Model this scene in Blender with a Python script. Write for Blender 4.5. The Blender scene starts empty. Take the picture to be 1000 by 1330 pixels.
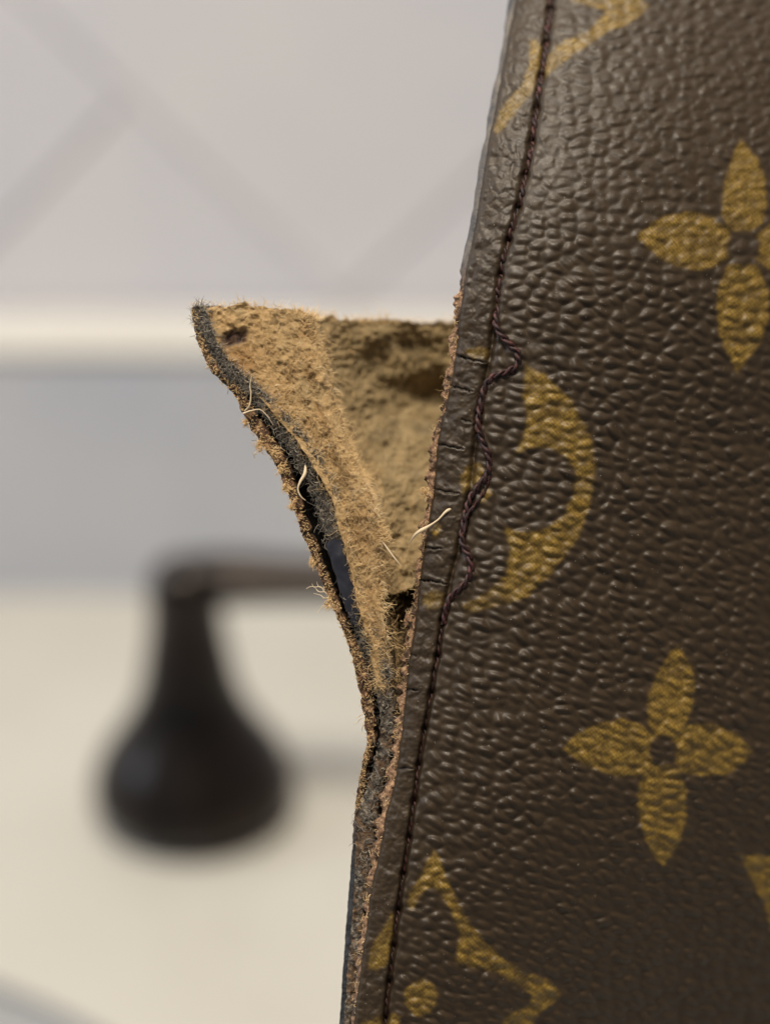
import bpy, bmesh, math, random
import numpy as np
from mathutils import Vector, Matrix

random.seed(7)
RNG = np.random.default_rng(11)
scene = bpy.context.scene
COL = scene.collection

# ------------------------------------------------------------------ camera
PITCH = math.radians(25.0)
CAM = np.array([0.0, 0.0, 0.35])            # 35 cm above the counter top
FPX = 2482.0                                # focal length in photo pixels (photo 1000 x 1330)
FOCUS = 0.25
RIGHT = np.array([1.0, 0, 0])
UP = np.array([0, math.sin(PITCH), math.cos(PITCH)])
FWD = np.array([0, math.cos(PITCH), -math.sin(PITCH)])
K = FOCUS / FPX                             # metres per unit at the bag (about 0.1 mm)

cd = bpy.data.cameras.new('camera')
cam = bpy.data.objects.new('camera', cd)
COL.objects.link(cam)
cam.location = CAM
cam.rotation_euler = (math.pi / 2 - PITCH, 0, 0)
cd.sensor_fit = 'VERTICAL'
cd.sensor_height = 24.0
cd.lens = 24.0 * FPX / 1330.0
cd.clip_start = 0.01
cd.clip_end = 20.0
cd.dof.use_dof = True
cd.dof.focus_distance = FOCUS - 0.0006
cd.dof.aperture_fstop = cd.lens / 9.6
scene.camera = cam

# ------------------------------------------------------------------ room light
world = bpy.data.worlds.new('World')
scene.world = world
world.use_nodes = True
wb = world.node_tree.nodes['Background']
wb.inputs[0].default_value = (1.0, 0.97, 0.94, 1)
wb.inputs[1].default_value = 0.23


def area(name, loc, target, sx, sy, power, col):
    l = bpy.data.lights.new(name, 'AREA')
    l.shape = 'RECTANGLE'
    l.size, l.size_y = sx, sy
    l.energy = power
    l.color = col
    o = bpy.data.objects.new(name, l)
    COL.objects.link(o)
    o.location = loc
    d = Vector(target) - Vector(loc)
    o.rotation_euler = d.to_track_quat('-Z', 'Y').to_euler()
    return o


area('ceiling_lamp', (-0.10, -0.03, 1.74), (0.0, 0.36, 0.1), 0.50, 0.50, 37.0, (1.0, 0.90, 0.75))
area('window_light', (-1.4, 0.34, 0.95), (0.0, 0.6, 0.2), 0.8, 0.9, 13.0, (0.84, 0.91, 1.0))

scene.view_settings.view_transform = 'Standard'
scene.view_settings.look = 'None'
scene.view_settings.exposure = 0.0
scene.view_settings.gamma = 1.0
scene.render.engine = 'CYCLES'
scene.cycles.use_denoising = True


# ------------------------------------------------------------------ numeric helpers
def at(p):
    """(x, y, z) with x, y in photo pixels of the bag plane and z units toward the lens -> world."""
    p = np.asarray(p, float)
    zc = FOCUS - p[..., 2] * K
    x = (p[..., 0] - 500.0) / FPX * zc
    y = (665.0 - p[..., 1]) / FPX * zc
    return CAM + x[..., None] * RIGHT + y[..., None] * UP + zc[..., None] * FWD


def ray(px, py):
    return FWD + (px - 500) / FPX * RIGHT + (665 - py) / FPX * UP


def hit_y(px, py, Y):
    r = ray(px, py)
    return CAM + r * (Y - CAM[1]) / r[1]


def hash2(ix, iy, s):
    h = (ix.astype(np.int64) * 374761393 + iy.astype(np.int64) * 668265263 + s * 974711) & 0x7fffffff
    h = ((h ^ (h >> 13)) * 1274126177) & 0x7fffffff
    h = (h ^ (h >> 16)) & 0x7fffffff
    h = (h * 1103515245 + 12345) & 0x7fffffff
    return ((h >> 8) & 0xfffff) / float(0xfffff)


def vnoise(x, y, s=0):
    ix = np.floor(x); iy = np.floor(y)
    fx = x - ix; fy = y - iy
    fx = fx * fx * fx * (fx * (fx * 6 - 15) + 10); fy = fy * fy * fy * (fy * (fy * 6 - 15) + 10)
    a = hash2(ix, iy, s); b = hash2(ix + 1, iy, s); c = hash2(ix, iy + 1, s); d = hash2(ix + 1, iy + 1, s)
    return (a + (b - a) * fx) * (1 - fy) + (c + (d - c) * fx) * fy


def fbm(x, y, s=0, n=4):
    t = 0; a = 0.5; f = 1.0
    for i in range(n):
        t = t + a * (vnoise(x * f, y * f, s + i * 17) * 2 - 1); a *= 0.5; f *= 2.03
    return t


def worley(x, y, s=0, jit=0.85):
    ix = np.floor(x); iy = np.floor(y)
    f1 = np.full(x.shape, 9.0); f2 = f1.copy(); cid = np.zeros(x.shape)
    for dx in (-1, 0, 1):
        for dy in (-1, 0, 1):
            cx = ix + dx; cy = iy + dy
            qx = cx + 0.5 + (hash2(cx, cy, s) - .5) * jit
            qy = cy + 0.5 + (hash2(cx, cy, s + 5) - .5) * jit
            d = np.sqrt((x - qx) ** 2 + (y - qy) ** 2)
            nid = hash2(cx, cy, s + 9)
            closer = d < f1
            f2 = np.where(closer, f1, np.minimum(f2, d))
            cid = np.where(closer, nid, cid)
            f1 = np.where(closer, d, f1)
    return f1, f2, cid


def sstep(a, b, x):
    t = np.clip((x - a) / (b - a), 0, 1)
    return t * t * (3 - 2 * t)


def crom(pts, n):
    """resample a control polyline to n points with Catmull-Rom, even in chord length"""
    P = np.asarray(pts, float)
    d = np.r_[0, np.cumsum(np.linalg.norm(np.diff(P, axis=0), axis=1) + 1e-9)]
    t = np.linspace(0, d[-1], n)
    i = np.clip(np.searchsorted(d, t, side='right') - 1, 0, len(P) - 2)
    u = ((t - d[i]) / (d[i + 1] - d[i]))[:, None]
    m = np.gradient(P, d, axis=0)
    h = (d[i + 1] - d[i])[:, None]
    return ((2 * u**3 - 3 * u**2 + 1) * P[i] + (u**3 - 2 * u**2 + u) * h * m[i]
            + (-2 * u**3 + 3 * u**2) * P[i + 1] + (u**3 - u**2) * h * m[i + 1])


def loft(curves, nt, ns):
    A = np.stack([crom(c, nt) for c in curves], 1)      # nt, nc, 3
    return np.stack([crom(A[i], ns) for i in range(nt)], 0)


# ------------------------------------------------------------------ object helpers
def new_obj(name, mesh, mat=None, parent=None, smooth=True):
    o = bpy.data.objects.new(name, mesh)
    COL.objects.link(o)
    if mat: mesh.materials.append(mat)
    if parent is not None: o.parent = parent
    if smooth: mesh.polygons.foreach_set('use_smooth', np.ones(len(mesh.polygons), dtype=bool))
    return o


def origin_of(parent):
    v = np.zeros(3)
    while parent is not None:
        v = v + np.array(parent.location); parent = parent.parent
    return v


def mesh_from(name, V, F, attrs=None):
    m = bpy.data.meshes.new(name)
    V = np.asarray(V, float).reshape(-1, 3); F = np.asarray(F)
    k = F.shape[1]
    m.vertices.add(len(V)); m.vertices.foreach_set('co', V.ravel())
    m.loops.add(F.size); m.loops.foreach_set('vertex_index', F.ravel().astype(np.int32))
    m.polygons.add(len(F)); m.polygons.foreach_set('loop_start', np.arange(0, F.size, k, dtype=np.int32))
    m.update(calc_edges=True)
    for n, a in (attrs or {}).items():
        at_ = m.attributes.new(n, 'FLOAT', 'POINT'); at_.data.foreach_set('value', np.asarray(a, float).ravel())
    m.validate()
    return m


def grid_faces(nr, nc, flip=False):
    i = np.arange(nr * nc).reshape(nr, nc)
    f = np.stack([i[:-1, :-1], i[1:, :-1], i[1:, 1:], i[:-1, 1:]], -1).reshape(-1, 4)
    return f[:, ::-1] if flip else f


def bag_sheet(name, G, mat, parent, attrs=None, thick=None, drop=None):
    """grid of bag-space points -> mesh, optionally thickened away from the lens"""
    nr, nc = G.shape[:2]
    W = at(G) - origin_of(parent)
    if thick is None:
        return new_obj(name, mesh_from(name, W, grid_faces(nr, nc), attrs), mat, parent)
    B = G.copy(); B[..., 2] -= thick
    WB = at(B) - origin_of(parent)
    n = nr * nc
    F = [grid_faces(nr, nc), grid_faces(nr, nc, True) + n]
    if drop is not None:
        dr = drop.ravel()
        F = [f[~dr[f % n].any(axis=1)] for f in F]
    idx = np.arange(n).reshape(nr, nc)
    ring = np.concatenate([idx[0, :-1], idx[:-1, -1], idx[-1, :0:-1], idx[:0:-1, 0]])
    nx = np.roll(ring, -1)
    rf = np.stack([ring, nx, nx + n, ring + n], -1)
    if drop is not None: rf = rf[~dr[rf % n].any(axis=1)]
    F.append(rf)
    at2 = {k: np.r_[np.ravel(v), np.ravel(v)] for k, v in (attrs or {}).items()}
    return new_obj(name, mesh_from(name, np.r_[W.reshape(-1, 3), WB.reshape(-1, 3)], np.concatenate(F), at2), mat, parent)


def tubes(name, P, R, mat, parent, sides=4, tint=None, bag=True):
    """P: N, M, 3 centre lines (bag space), R: N, M radii -> one mesh of thin tubes"""
    P = np.asarray(P, float); R = np.asarray(R, float)
    N, M = P.shape[:2]
    T = np.gradient(P, axis=1); T /= np.linalg.norm(T, axis=2, keepdims=True) + 1e-9
    ref = np.where(np.abs(T[..., 2:3]) > 0.9, np.array([1.0, 0, 0]), np.array([0, 0, 1.0]))
    A = np.cross(T, ref); A /= np.linalg.norm(A, axis=2, keepdims=True) + 1e-9
    B = np.cross(T, A)
    ang = np.arange(sides) / sides * 2 * math.pi
    V = P[:, :, None] + R[:, :, None, None] * (np.cos(ang)[:, None] * A[:, :, None] + np.sin(ang)[:, None] * B[:, :, None])
    idx = np.arange(N * M * sides).reshape(N, M, sides)
    a = idx[:, :-1]; b = idx[:, 1:]
    F = np.stack([a, np.roll(a, -1, 2), np.roll(b, -1, 2), b], -1).reshape(-1, 4)
    W = at(V) if bag else V
    attrs = {}
    if tint is not None: attrs['tint'] = np.repeat(np.asarray(tint), M * sides)
    return new_obj(name, mesh_from(name, W - origin_of(parent), F, attrs), mat, parent)


# ------------------------------------------------------------------ materials
def mat_new(name, rough=0.5, col=(0.5, 0.5, 0.5), spec=0.5, metal=0.0):
    m = bpy.data.materials.new(name); m.use_nodes = True
    nt = m.node_tree; b = nt.nodes['Principled BSDF']
    b.inputs['Base Color'].default_value = (*col, 1); b.inputs['Roughness'].default_value = rough
    b.inputs['Specular IOR Level'].default_value = spec; b.inputs['Metallic'].default_value = metal
    return m, nt, b


def nd(nt, typ, **kw):
    n = nt.nodes.new(typ)
    for k, v in kw.items():
        if k in n.inputs: n.inputs[k].default_value = v
        else: setattr(n, k, v)
    return n


def attr(nt, name):
    return nd(nt, 'ShaderNodeAttribute', attribute_name=name).outputs['Fac']


def noise(nt, scale, detail=4, rough=0.6):
    tc = nd(nt, 'ShaderNodeTexCoord')
    n = nd(nt, 'ShaderNodeTexNoise', Scale=scale, Detail=detail, Roughness=rough)
    nt.links.new(tc.outputs['Object'], n.inputs['Vector'])
    return n.outputs['Fac']


def ramp(nt, src, stops):
    r = nd(nt, 'ShaderNodeValToRGB')
    e = r.color_ramp.elements
    while len(e) < len(stops): e.new(0.5)
    for el, (p, c) in zip(e, stops):
        el.position = p; el.color = (*c, 1)
    nt.links.new(src, r.inputs[0])
    return r.outputs[0]


def mix(nt, fac, a, b, blend='MIX'):
    m = nd(nt, 'ShaderNodeMix', data_type='RGBA', blend_type=blend)
    for s, v in ((0, fac), (6, a), (7, b)):
        if hasattr(v, 'is_output'): nt.links.new(v, m.inputs[s])
        else: m.inputs[s].default_value = v if s == 0 else (*v, 1)
    return m.outputs[2]


def mth(nt, op, a, b=0.0, clamp=False):
    m = nd(nt, 'ShaderNodeMath', operation=op, use_clamp=clamp)
    for i, v in enumerate((a, b)):
        if hasattr(v, 'is_output'): nt.links.new(v, m.inputs[i])
        else: m.inputs[i].default_value = v
    return m.outputs[0]


def bump(nt, bsdf, h, strength, dist):
    b = nd(nt, 'ShaderNodeBump', Strength=strength, Distance=dist)
    nt.links.new(h, b.inputs['Height']); nt.links.new(b.outputs[0], bsdf.inputs['Normal'])


# coated canvas with printed gold figures
M_CANVAS, nt, b = mat_new('coated_canvas', 0.4, spec=0.38)
brown = ramp(nt, noise(nt, 700, 5), [(0.3, (0.0235, 0.0138, 0.0062)), (0.7, (0.039, 0.0238, 0.011))])
gold = ramp(nt, noise(nt, 1900, 3, 0.6), [(0.32, (0.17, 0.098, 0.014)), (0.5, (0.26, 0.160, 0.024)), (0.70, (0.34, 0.222, 0.042))])
gf = mth(nt, 'MULTIPLY', attr(nt, 'gold'), ramp(nt, noise(nt, 1100, 4, 0.7), [(0.3, (0.6,) * 3), (0.55, (1,) * 3)]), True)
c = mix(nt, gf, brown, gold)
c = mix(nt, attr(nt, 'crack'), c, (0.006, 0.005, 0.004))
dust = mth(nt, 'GREATER_THAN', noise(nt, 2300, 1), 0.775)
c = mix(nt, mth(nt, 'MULTIPLY', dust, 0.5), c, (0.30, 0.27, 0.23))
nt.links.new(c, b.inputs['Base Color'])
nt.links.new(ramp(nt, noise(nt, 900, 3), [(0.3, (0.45,) * 3), (0.7, (0.60,) * 3)]), b.inputs['Roughness'])
bump(nt, b, noise(nt, 2600, 3), 0.22, 0.00010)

# frayed raw edge: painted grey-blue where intact, pinkish tan fibre where worn
M_RAW, nt, b = mat_new('raw_edge', 0.85, spec=0.25)
tan = ramp(nt, noise(nt, 1500, 5, 0.7), [(0.28, (0.035, 0.022, 0.014)), (0.48, (0.22, 0.125, 0.075)), (0.7, (0.44, 0.29, 0.18))])
paint = ramp(nt, noise(nt, 300, 4), [(0.35, (0.035, 0.037, 0.045)), (0.65, (0.15, 0.13, 0.11))])
chip = ramp(nt, noise(nt, 520, 4, 0.7), [(0.50, (0,) * 3), (0.58, (0.85,) * 3)])
tan = mix(nt, chip, tan, (0.022, 0.015, 0.011))
nt.links.new(mix(nt, attr(nt, 'intact'), tan, paint), b.inputs['Base Color'])
nt.links.new(mth(nt, 'SUBTRACT', 0.9, mth(nt, 'MULTIPLY', attr(nt, 'intact'), 0.5)), b.inputs['Roughness'])
bump(nt, b, noise(nt, 2500, 4), 0.6, 0.0003)

M_FELT, nt, b = mat_new('tan_felt', 1.0, spec=0.1)
f0 = ramp(nt, noise(nt, 600, 8, 0.78), [(0.30, (0.34, 0.19, 0.068)), (0.42, (0.64, 0.405, 0.17)), (0.58, (0.78, 0.53, 0.25)), (0.72, (0.87, 0.68, 0.41))])
c = mix(nt, attr(nt, 'rust'), f0, (0.46, 0.25, 0.085))
olive_shade = ramp(nt, noise(nt, 260, 5, 0.65), [(0.32, (0.22, 0.155, 0.066)), (0.52, (0.42, 0.30, 0.138)), (0.7, (0.58, 0.42, 0.21))])  # olive cloth hue, with the shade inside the fold mixed into the colour
c = mix(nt, attr(nt, 'olive_shade'), c, olive_shade)
c = mix(nt, attr(nt, 'stain'), c, ramp(nt, noise(nt, 1300, 4), [(0.35, (0.022, 0.012, 0.008)), (0.65, (0.15, 0.07, 0.038))]))
nt.links.new(c, b.inputs['Base Color'])
b.inputs['Sheen Weight'].default_value = 0.15
bump(nt, b, noise(nt, 1500, 8, 0.8), 1.0, 0.0009)

M_FIBRE, nt, b = mat_new('tan_fibre', 0.9, spec=0.15)
nt.links.new(ramp(nt, attr(nt, 'tint'), [(0.0, (0.33, 0.20, 0.09)), (0.35, (0.62, 0.42, 0.20)), (0.8, (0.78, 0.57, 0.31)), (1.0, (0.84, 0.69, 0.47))]), b.inputs['Base Color'])

M_GREY, nt, b = mat_new('grey_backing', 0.95, spec=0.2)
gb = (ramp(nt, noise(nt, 1500, 5, 0.75), [(0.38, (0.014, 0.012, 0.011)), (0.50, (0.105, 0.090, 0.074)), (0.63, (0.36, 0.31, 0.25))]))
gm = ramp(nt, noise(nt, 420, 4, 0.7), [(0.44, (0,) * 3), (0.56, (0.85,) * 3)])
nt.links.new(mix(nt, gm, gb, ramp(nt, noise(nt, 1700, 4), [(0.4, (0.03, 0.018, 0.011)), (0.65, (0.22, 0.13, 0.07))])), b.inputs['Base Color'])
bump(nt, b, noise(nt, 1900, 5, 0.7), 0.9, 0.0005)

M_DARK, nt, b = mat_new('dark_backing', 0.95, spec=0.15)
nt.links.new(ramp(nt, noise(nt, 900, 5, 0.7), [(0.35, (0.014, 0.010, 0.006)), (0.52, (0.075, 0.052, 0.028)), (0.68, (0.20, 0.14, 0.075))]), b.inputs['Base Color'])
bump(nt, b, noise(nt, 1500, 5, 0.7), 0.8, 0.0005)

M_VOID, nt, b = mat_new('gap_shade_black', 0.9, (0.008, 0.007, 0.006), spec=0.1)  # near-black standing in for shade inside the gap
M_GFIB, nt, b = mat_new('grey_fibre', 0.9, spec=0.2)
nt.links.new(ramp(nt, attr(nt, 'tint'), [(0.0, (0.04, 0.037, 0.034)), (0.45, (0.18, 0.165, 0.145)), (1.0, (0.58, 0.50, 0.39))]), b.inputs['Base Color'])

M_OUTER, nt, b = mat_new('torn_canvas_edge', 0.85, spec=0.25)
o1 = ramp(nt, noise(nt, 800, 5, 0.7), [(0.40, (0.016, 0.011, 0.009)), (0.53, (0.11, 0.058, 0.032)), (0.66, (0.42, 0.25, 0.145))])
o2 = ramp(nt, noise(nt, 600, 4), [(0.35, (0.014, 0.015, 0.018)), (0.7, (0.045, 0.046, 0.052))])
nt.links.new(mix(nt, attr(nt, 'intact'), o1, o2), b.inputs['Base Color'])
nt.links.new(mth(nt, 'SUBTRACT', 0.9, mth(nt, 'MULTIPLY', attr(nt, 'intact'), 0.45)), b.inputs['Roughness'])
bump(nt, b, noise(nt, 1700, 5, 0.7), 0.7, 0.0004)

M_VINYL, nt, b = mat_new('blue_black_vinyl', 0.42, (0.016, 0.017, 0.026))
bump(nt, b, noise(nt, 900, 3), 0.2, 0.0002)

M_THREAD, nt, b = mat_new('maroon_thread', 0.6, spec=0.35)
nt.links.new(ramp(nt, noise(nt, 1200, 4), [(0.35, (0.007, 0.0035, 0.004)), (0.55, (0.036, 0.012, 0.011)), (0.76, (0.15, 0.05, 0.046))]), b.inputs['Base Color'])
M_CREAM, nt, b = mat_new('cream_fibre', 0.85, (0.62, 0.50, 0.34), spec=0.2)

# background
M_TILE, nt, b = mat_new('glazed_tile', 0.3)
nt.links.new(ramp(nt, noise(nt, 5, 3), [(0.3, (0.535, 0.54, 0.605)), (0.7, (0.61, 0.60, 0.625))]), b.inputs['Base Color'])
M_GROUT, nt, b = mat_new('grout', 0.95)
nt.links.new(ramp(nt, noise(nt, 60, 4), [(0.3, (0.74, 0.73, 0.765)), (0.7, (0.79, 0.775, 0.80))]), b.inputs['Base Color'])
M_STONE, nt, b = mat_new('cream_cultured_marble', 0.25)
nt.links.new(ramp(nt, noise(nt, 7, 5), [(0.3, (0.42, 0.40, 0.36)), (0.7, (0.47, 0.455, 0.415))]), b.inputs['Base Color'])
M_SPLASH, nt, b = mat_new('grey_glazed_backsplash', 0.22)
nt.links.new(ramp(nt, noise(nt, 9, 3), [(0.3, (0.40, 0.43, 0.505)), (0.7, (0.50, 0.51, 0.55))]), b.inputs['Base Color'])
M_LEDGE, nt, b = mat_new('cream_ledge', 0.25)
nt.links.new(ramp(nt, noise(nt, 9, 4), [(0.3, (0.52, 0.50, 0.455)), (0.7, (0.58, 0.56, 0.525))]), b.inputs['Base Color'])
M_BASIN, nt, b = mat_new('grey_porcelain', 0.2, (0.42, 0.42, 0.42))
M_BRONZE, nt, b = mat_new('oil_rubbed_bronze', 0.28, metal=0.55)
nt.links.new(ramp(nt, noise(nt, 30, 4), [(0.35, (0.009, 0.008, 0.008)), (0.7, (0.026, 0.017, 0.013))]), b.inputs['Base Color'])

# ------------------------------------------------------------------ setting: tiled wall, backsplash, counter
WY = 0.722
wall_m = bpy.data.meshes.new('wall')
bm = bmesh.new()
bmesh.ops.create_cube(bm, size=1, matrix=Matrix.Translation((0, WY + 0.0455, 0.45)) @ Matrix.Diagonal((2.2, 0.09, 1.3, 1)))
bm.to_mesh(wall_m); bm.free()
wall = new_obj('wall', wall_m, M_GROUT, smooth=False); wall['kind'] = 'structure'
# tiles laid on the diagonal in running bond
p0 = hit_y(168, 132, WY); p1 = hit_y(448, 398, WY)
du = (p1 - p0); L = np.linalg.norm(du); du /= L
dv = np.array([du[2], 0, -du[0]])                    # square to the joint, in the wall
if dv[2] < 0: dv = -dv
TL = 2 * L; gap = 0.0026
tm = bpy.data.meshes.new('tile')
bm = bmesh.new()
bmesh.ops.create_cube(bm, size=1, matrix=Matrix.Diagonal((TL - gap, TL - gap, 0.009, 1)))
bmesh.ops.bevel(bm, geom=[e for e in bm.edges if all(v.co.z > 0 for v in e.verts)], offset=0.0014, segments=2, affect='EDGES')
bm.to_mesh(tm); bm.free(); tm.materials.append(M_TILE)
tm.polygons.foreach_set('use_smooth', np.zeros(len(tm.polygons), dtype=bool))
for r in range(-3, 3):
    for q in range(-4, 5):
        shift = 0.0 if r % 2 else L                  # upper row joints half a tile along
        cpos = p0 + du * (q * TL + shift + TL / 2) + dv * ((r + 0.5) * TL)
        if abs(cpos[0]) > 0.75 or not (-0.02 < cpos[2] < 0.9): continue
        t = bpy.data.objects.new('tile', tm); COL.objects.link(t)
        R = Matrix(((du[0], dv[0], 0), (0, 0, -1), (du[2], dv[2], 0))).to_4x4()
        if R.determinant() < 0:
            R = Matrix(((du[0], -dv[0], 0), (0, 0, -1), (du[2], -dv[2], 0))).to_4x4()
        t.matrix_world = Matrix.Translation((cpos[0], WY + 0.0031 + random.uniform(-.0004, .0004), cpos[2])) @ R
        t.parent = wall

BS_Y, BS_H = 0.675, 0.104


def block(name, x0, x1, y0, y1, z0, z1, mat, bev, parent=None):
    m = bpy.data.meshes.new(name)
    bm = bmesh.new()
    bmesh.ops.create_cube(bm, size=1, matrix=Matrix.Translation(((x0 + x1) / 2, (y0 + y1) / 2, (z0 + z1) / 2)) @ Matrix.Diagonal((x1 - x0, y1 - y0, z1 - z0, 1)))
    bmesh.ops.bevel(bm, geom=list(bm.edges), offset=bev, segments=4, affect='EDGES')
    bm.to_mesh(m); bm.free()
    o = new_obj(name, m, mat, parent)
    o.modifiers.new('normals', 'WEIGHTED_NORMAL').keep_sharp = True
    return o


backsplash = block('backsplash', -1.05, 1.05, BS_Y, WY - 0.004, -0.01, BS_H - 0.0055, M_SPLASH, 0.001); backsplash['kind'] = 'structure'
block('ledge_cap', -1.05, 1.05, BS_Y - 0.0015, WY - 0.004, BS_H - 0.005, BS_H, M_LEDGE, 0.0022, backsplash)

xs = np.linspace(-0.95, 0.95, 420); ys = np.linspace(0.02, BS_Y - 0.001, 190)
X, Y = np.meshgrid(xs, ys)
SX, SY, SA, SB = -0.24, 0.29, 0.23, 0.175
e = np.sqrt(((X - SX) / SA) ** 2 + ((Y - SY) / SB) ** 2)
pull = np.where(np.abs(e - 1) < 0.03, 1 / e, 1.0)            # snap the nearest ring to the rim
X = SX + (X - SX) * pull; Y = SY + (Y - SY) * pull
e = np.sqrt(((X - SX) / SA) ** 2 + ((Y - SY) / SB) ** 2)
F = grid_faces(*X.shape, True)
keep = (e.ravel()[F] > 0.985).all(axis=1)
counter = new_obj('countertop', mesh_from('countertop', np.stack([X, Y, 0 * X], -1), F[keep]), M_STONE)
counter['kind'] = 'structure'
ea = np.linspace(0, 2 * math.pi, 120, endpoint=False)
prof = crom([(1.0, 0.0, 0), (0.985, -0.006, 0), (0.965, -0.03, 0), (0.91, -0.075, 0), (0.75, -0.12, 0), (0.4, -0.138, 0), (0.02, -0.142, 0)], 40)
V = np.stack([SX + SA * prof[:, 0:1] * 1.012 * np.cos(ea), SY + SB * 1.012 * prof[:, 0:1] * np.sin(ea), np.repeat(prof[:, 1:2] - 0.004, 120, 1)], -1)
i = np.arange(40 * 120).reshape(40, 120)
F = np.stack([i[:-1], i[1:], np.roll(i[1:], -1, 1), np.roll(i[:-1], -1, 1)], -1).reshape(-1, 4)
basin = new_obj('sink_basin', mesh_from('sink_basin', V, F), M_BASIN)
basin['label'] = 'pale grey sink basin rim cutting the lower left corner of the counter'
basin['category'] = 'sink'

# ------------------------------------------------------------------ faucet handle
HX, HY = -0.0615, 0.522
handle = bpy.data.objects.new('faucet_handle', None); COL.objects.link(handle); handle.location = (HX, HY, 0)
handle['label'] = 'dark bronze bell-shaped tap handle with side lever on the cream counter'
handle['category'] = 'tap handle'


def lathe(name, prof, mat, parent, n=56):
    P = crom([(r, z, 0) for r, z in prof], 60)
    a = np.linspace(0, 2 * math.pi, n, endpoint=False)
    V = np.stack([P[:, 0:1] * np.cos(a), P[:, 0:1] * np.sin(a), np.repeat(P[:, 1:2], n, 1)], -1)
    i = np.arange(60 * n).reshape(60, n)
    F = np.stack([i[:-1], np.roll(i[:-1], -1, 1), np.roll(i[1:], -1, 1), i[1:]], -1).reshape(-1, 4)
    return new_obj(name, mesh_from(name, V, F), mat, parent)


lathe('flared_base', [(0.0235, 0.0006), (0.0285, 0.0025), (0.0325, 0.0075), (0.0322, 0.014), (0.0286, 0.0225), (0.0230, 0.031),
                      (0.0184, 0.039), (0.0154, 0.047), (0.0136, 0.056)], M_BRONZE, handle)
lathe('neck', [(0.0136, 0.0562), (0.0125, 0.062), (0.0117, 0.068), (0.0113, 0.073), (0.0114, 0.078), (0.0112, 0.082), (0.0098, 0.0868), (0.0066, 0.0898), (0.0003, 0.0906)], M_BRONZE, handle)
LV = crom([(-0.0050, 0, 0.0785), (0.003, 0, 0.0832), (0.014, -0.0005, 0.0845), (0.032, -0.001, 0.0845), (0.052, -0.0015, 0.0845), (0.068, -0.002, 0.0845)], 30)
ang = np.linspace(0, 2 * math.pi, 24, endpoint=False)
u = np.linspace(0, 1, 30)
hw = 0.0098 - 0.0016 * u; ht = 0.0078 - 0.0014 * sstep(0.15, 0.6, u)
endc = np.sqrt(np.clip(1 - np.clip((0.06 - u) / 0.06, 0, 1) ** 2, 0.02, 1)) * np.sqrt(np.clip(1 - np.clip((u - 0.93) / 0.07, 0, 1) ** 2, 0.01, 1))
sg = lambda v: np.sign(v) * np.abs(v) ** 0.75
V = LV[:, None] + np.stack([np.zeros((30, 24)), (hw * endc)[:, None] * sg(np.cos(ang)), (ht * endc)[:, None] * sg(np.sin(ang))], -1)
i = np.arange(30 * 24).reshape(30, 24)
F = np.stack([i[:-1], np.roll(i[:-1], -1, 1), np.roll(i[1:], -1, 1), i[1:]], -1).reshape(-1, 4)
new_obj('lever', mesh_from('lever', V, F), M_BRONZE, handle)

# ------------------------------------------------------------------ the bag
bag = bpy.data.objects.new('handbag', None); COL.objects.link(bag)
bag.location = tuple(at(np.array([900.0, 1900.0, -150.0])))
bag['label'] = 'worn brown coated canvas bag with gold flower print and torn seam showing tan felt'
bag['category'] = 'handbag'
bpy.context.view_layer.update()

HEM = np.array([(-160, 700), (0, 669), (60, 657), (92, 652), (180, 635), (230, 627), (320, 612), (345, 606), (400, 598), (460, 592), (500, 586), (540, 575),
                (577, 567), (635, 564), (660, 560), (700, 552), (755, 545), (800, 540), (860, 531), (920, 525), (980, 518), (1020, 511), (1060, 500), (1110, 493), (1150, 483), (1330, 459), (1490, 438), (1900, 383)], float)
RAW = np.array([(-160, 692), (0, 661), (92, 645), (230, 620), (345, 600), (400, 590), (460, 580), (500, 575), (540, 567), (577, 557), (600, 556), (635, 548), (660, 549), (700, 541),
                (755, 536), (800, 526), (860, 520), (920, 514), (980, 506), (1020, 495), (1060, 486), (1110, 481), (1150, 472), (1330, 449), (1490, 428), (1900, 373)], float)
SEAM = np.array([(-160, 742), (0, 716), (60, 709), (115, 700), (160, 694), (207, 687), (276, 671), (345, 651), (400, 645), (440, 640), (489, 632), (544, 621), (613, 614),
                 (641, 611), (705, 598), (770, 582), (820, 573), (862, 567), (924, 556), (981, 546), (1049, 537), (1110, 528), (1167, 519), (1201, 515), (1286, 504), (1330, 500), (1490, 480), (1900, 425)], float)


def curve_x(tab, y):
    return np.interp(y, tab[:, 0], tab[:, 1])


def smooth_x(tab, y):
    return sum(curve_x(tab, y + o) for o in (-14, -7, 0, 7, 14)) / 5


def panel_z(x, y):
    d = np.maximum(x - smooth_x(HEM, y), 0)
    z = -0.36 * (d - 200 * (1 - np.exp(-d / 200))) - 0.00020 * d * d + 38 * (1 - np.exp(-d / 110))
    top = np.clip((430 - y) / 430, 0, 1.6)
    z = z - 146 * top ** 2                                  # the top leans away
    low = np.clip((y - 900) / 430, 0, 1.5)
    return z - low ** 2 * (10 + 60 * np.clip(d / 300, 0, 1.4))


def poly_sdf(poly, x, y):
    P = np.asarray(poly, float)
    d = np.full(x.shape, 1e9); ins = np.zeros(x.shape, bool)
    for a, b_ in zip(P, np.roll(P, -1, 0)):
        ab = b_ - a
        t = np.clip(((x - a[0]) * ab[0] + (y - a[1]) * ab[1]) / (ab @ ab + 1e-9), 0, 1)
        d = np.minimum(d, np.hypot(x - a[0] - t * ab[0], y - a[1] - t * ab[1]))
        if a[1] != b_[1]:
            ins ^= ((a[1] > y) != (b_[1] > y)) & (x < (b_[0] - a[0]) * (y - a[1]) / (b_[1] - a[1]) + a[0])
    return np.where(ins, d, -d)


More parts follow.
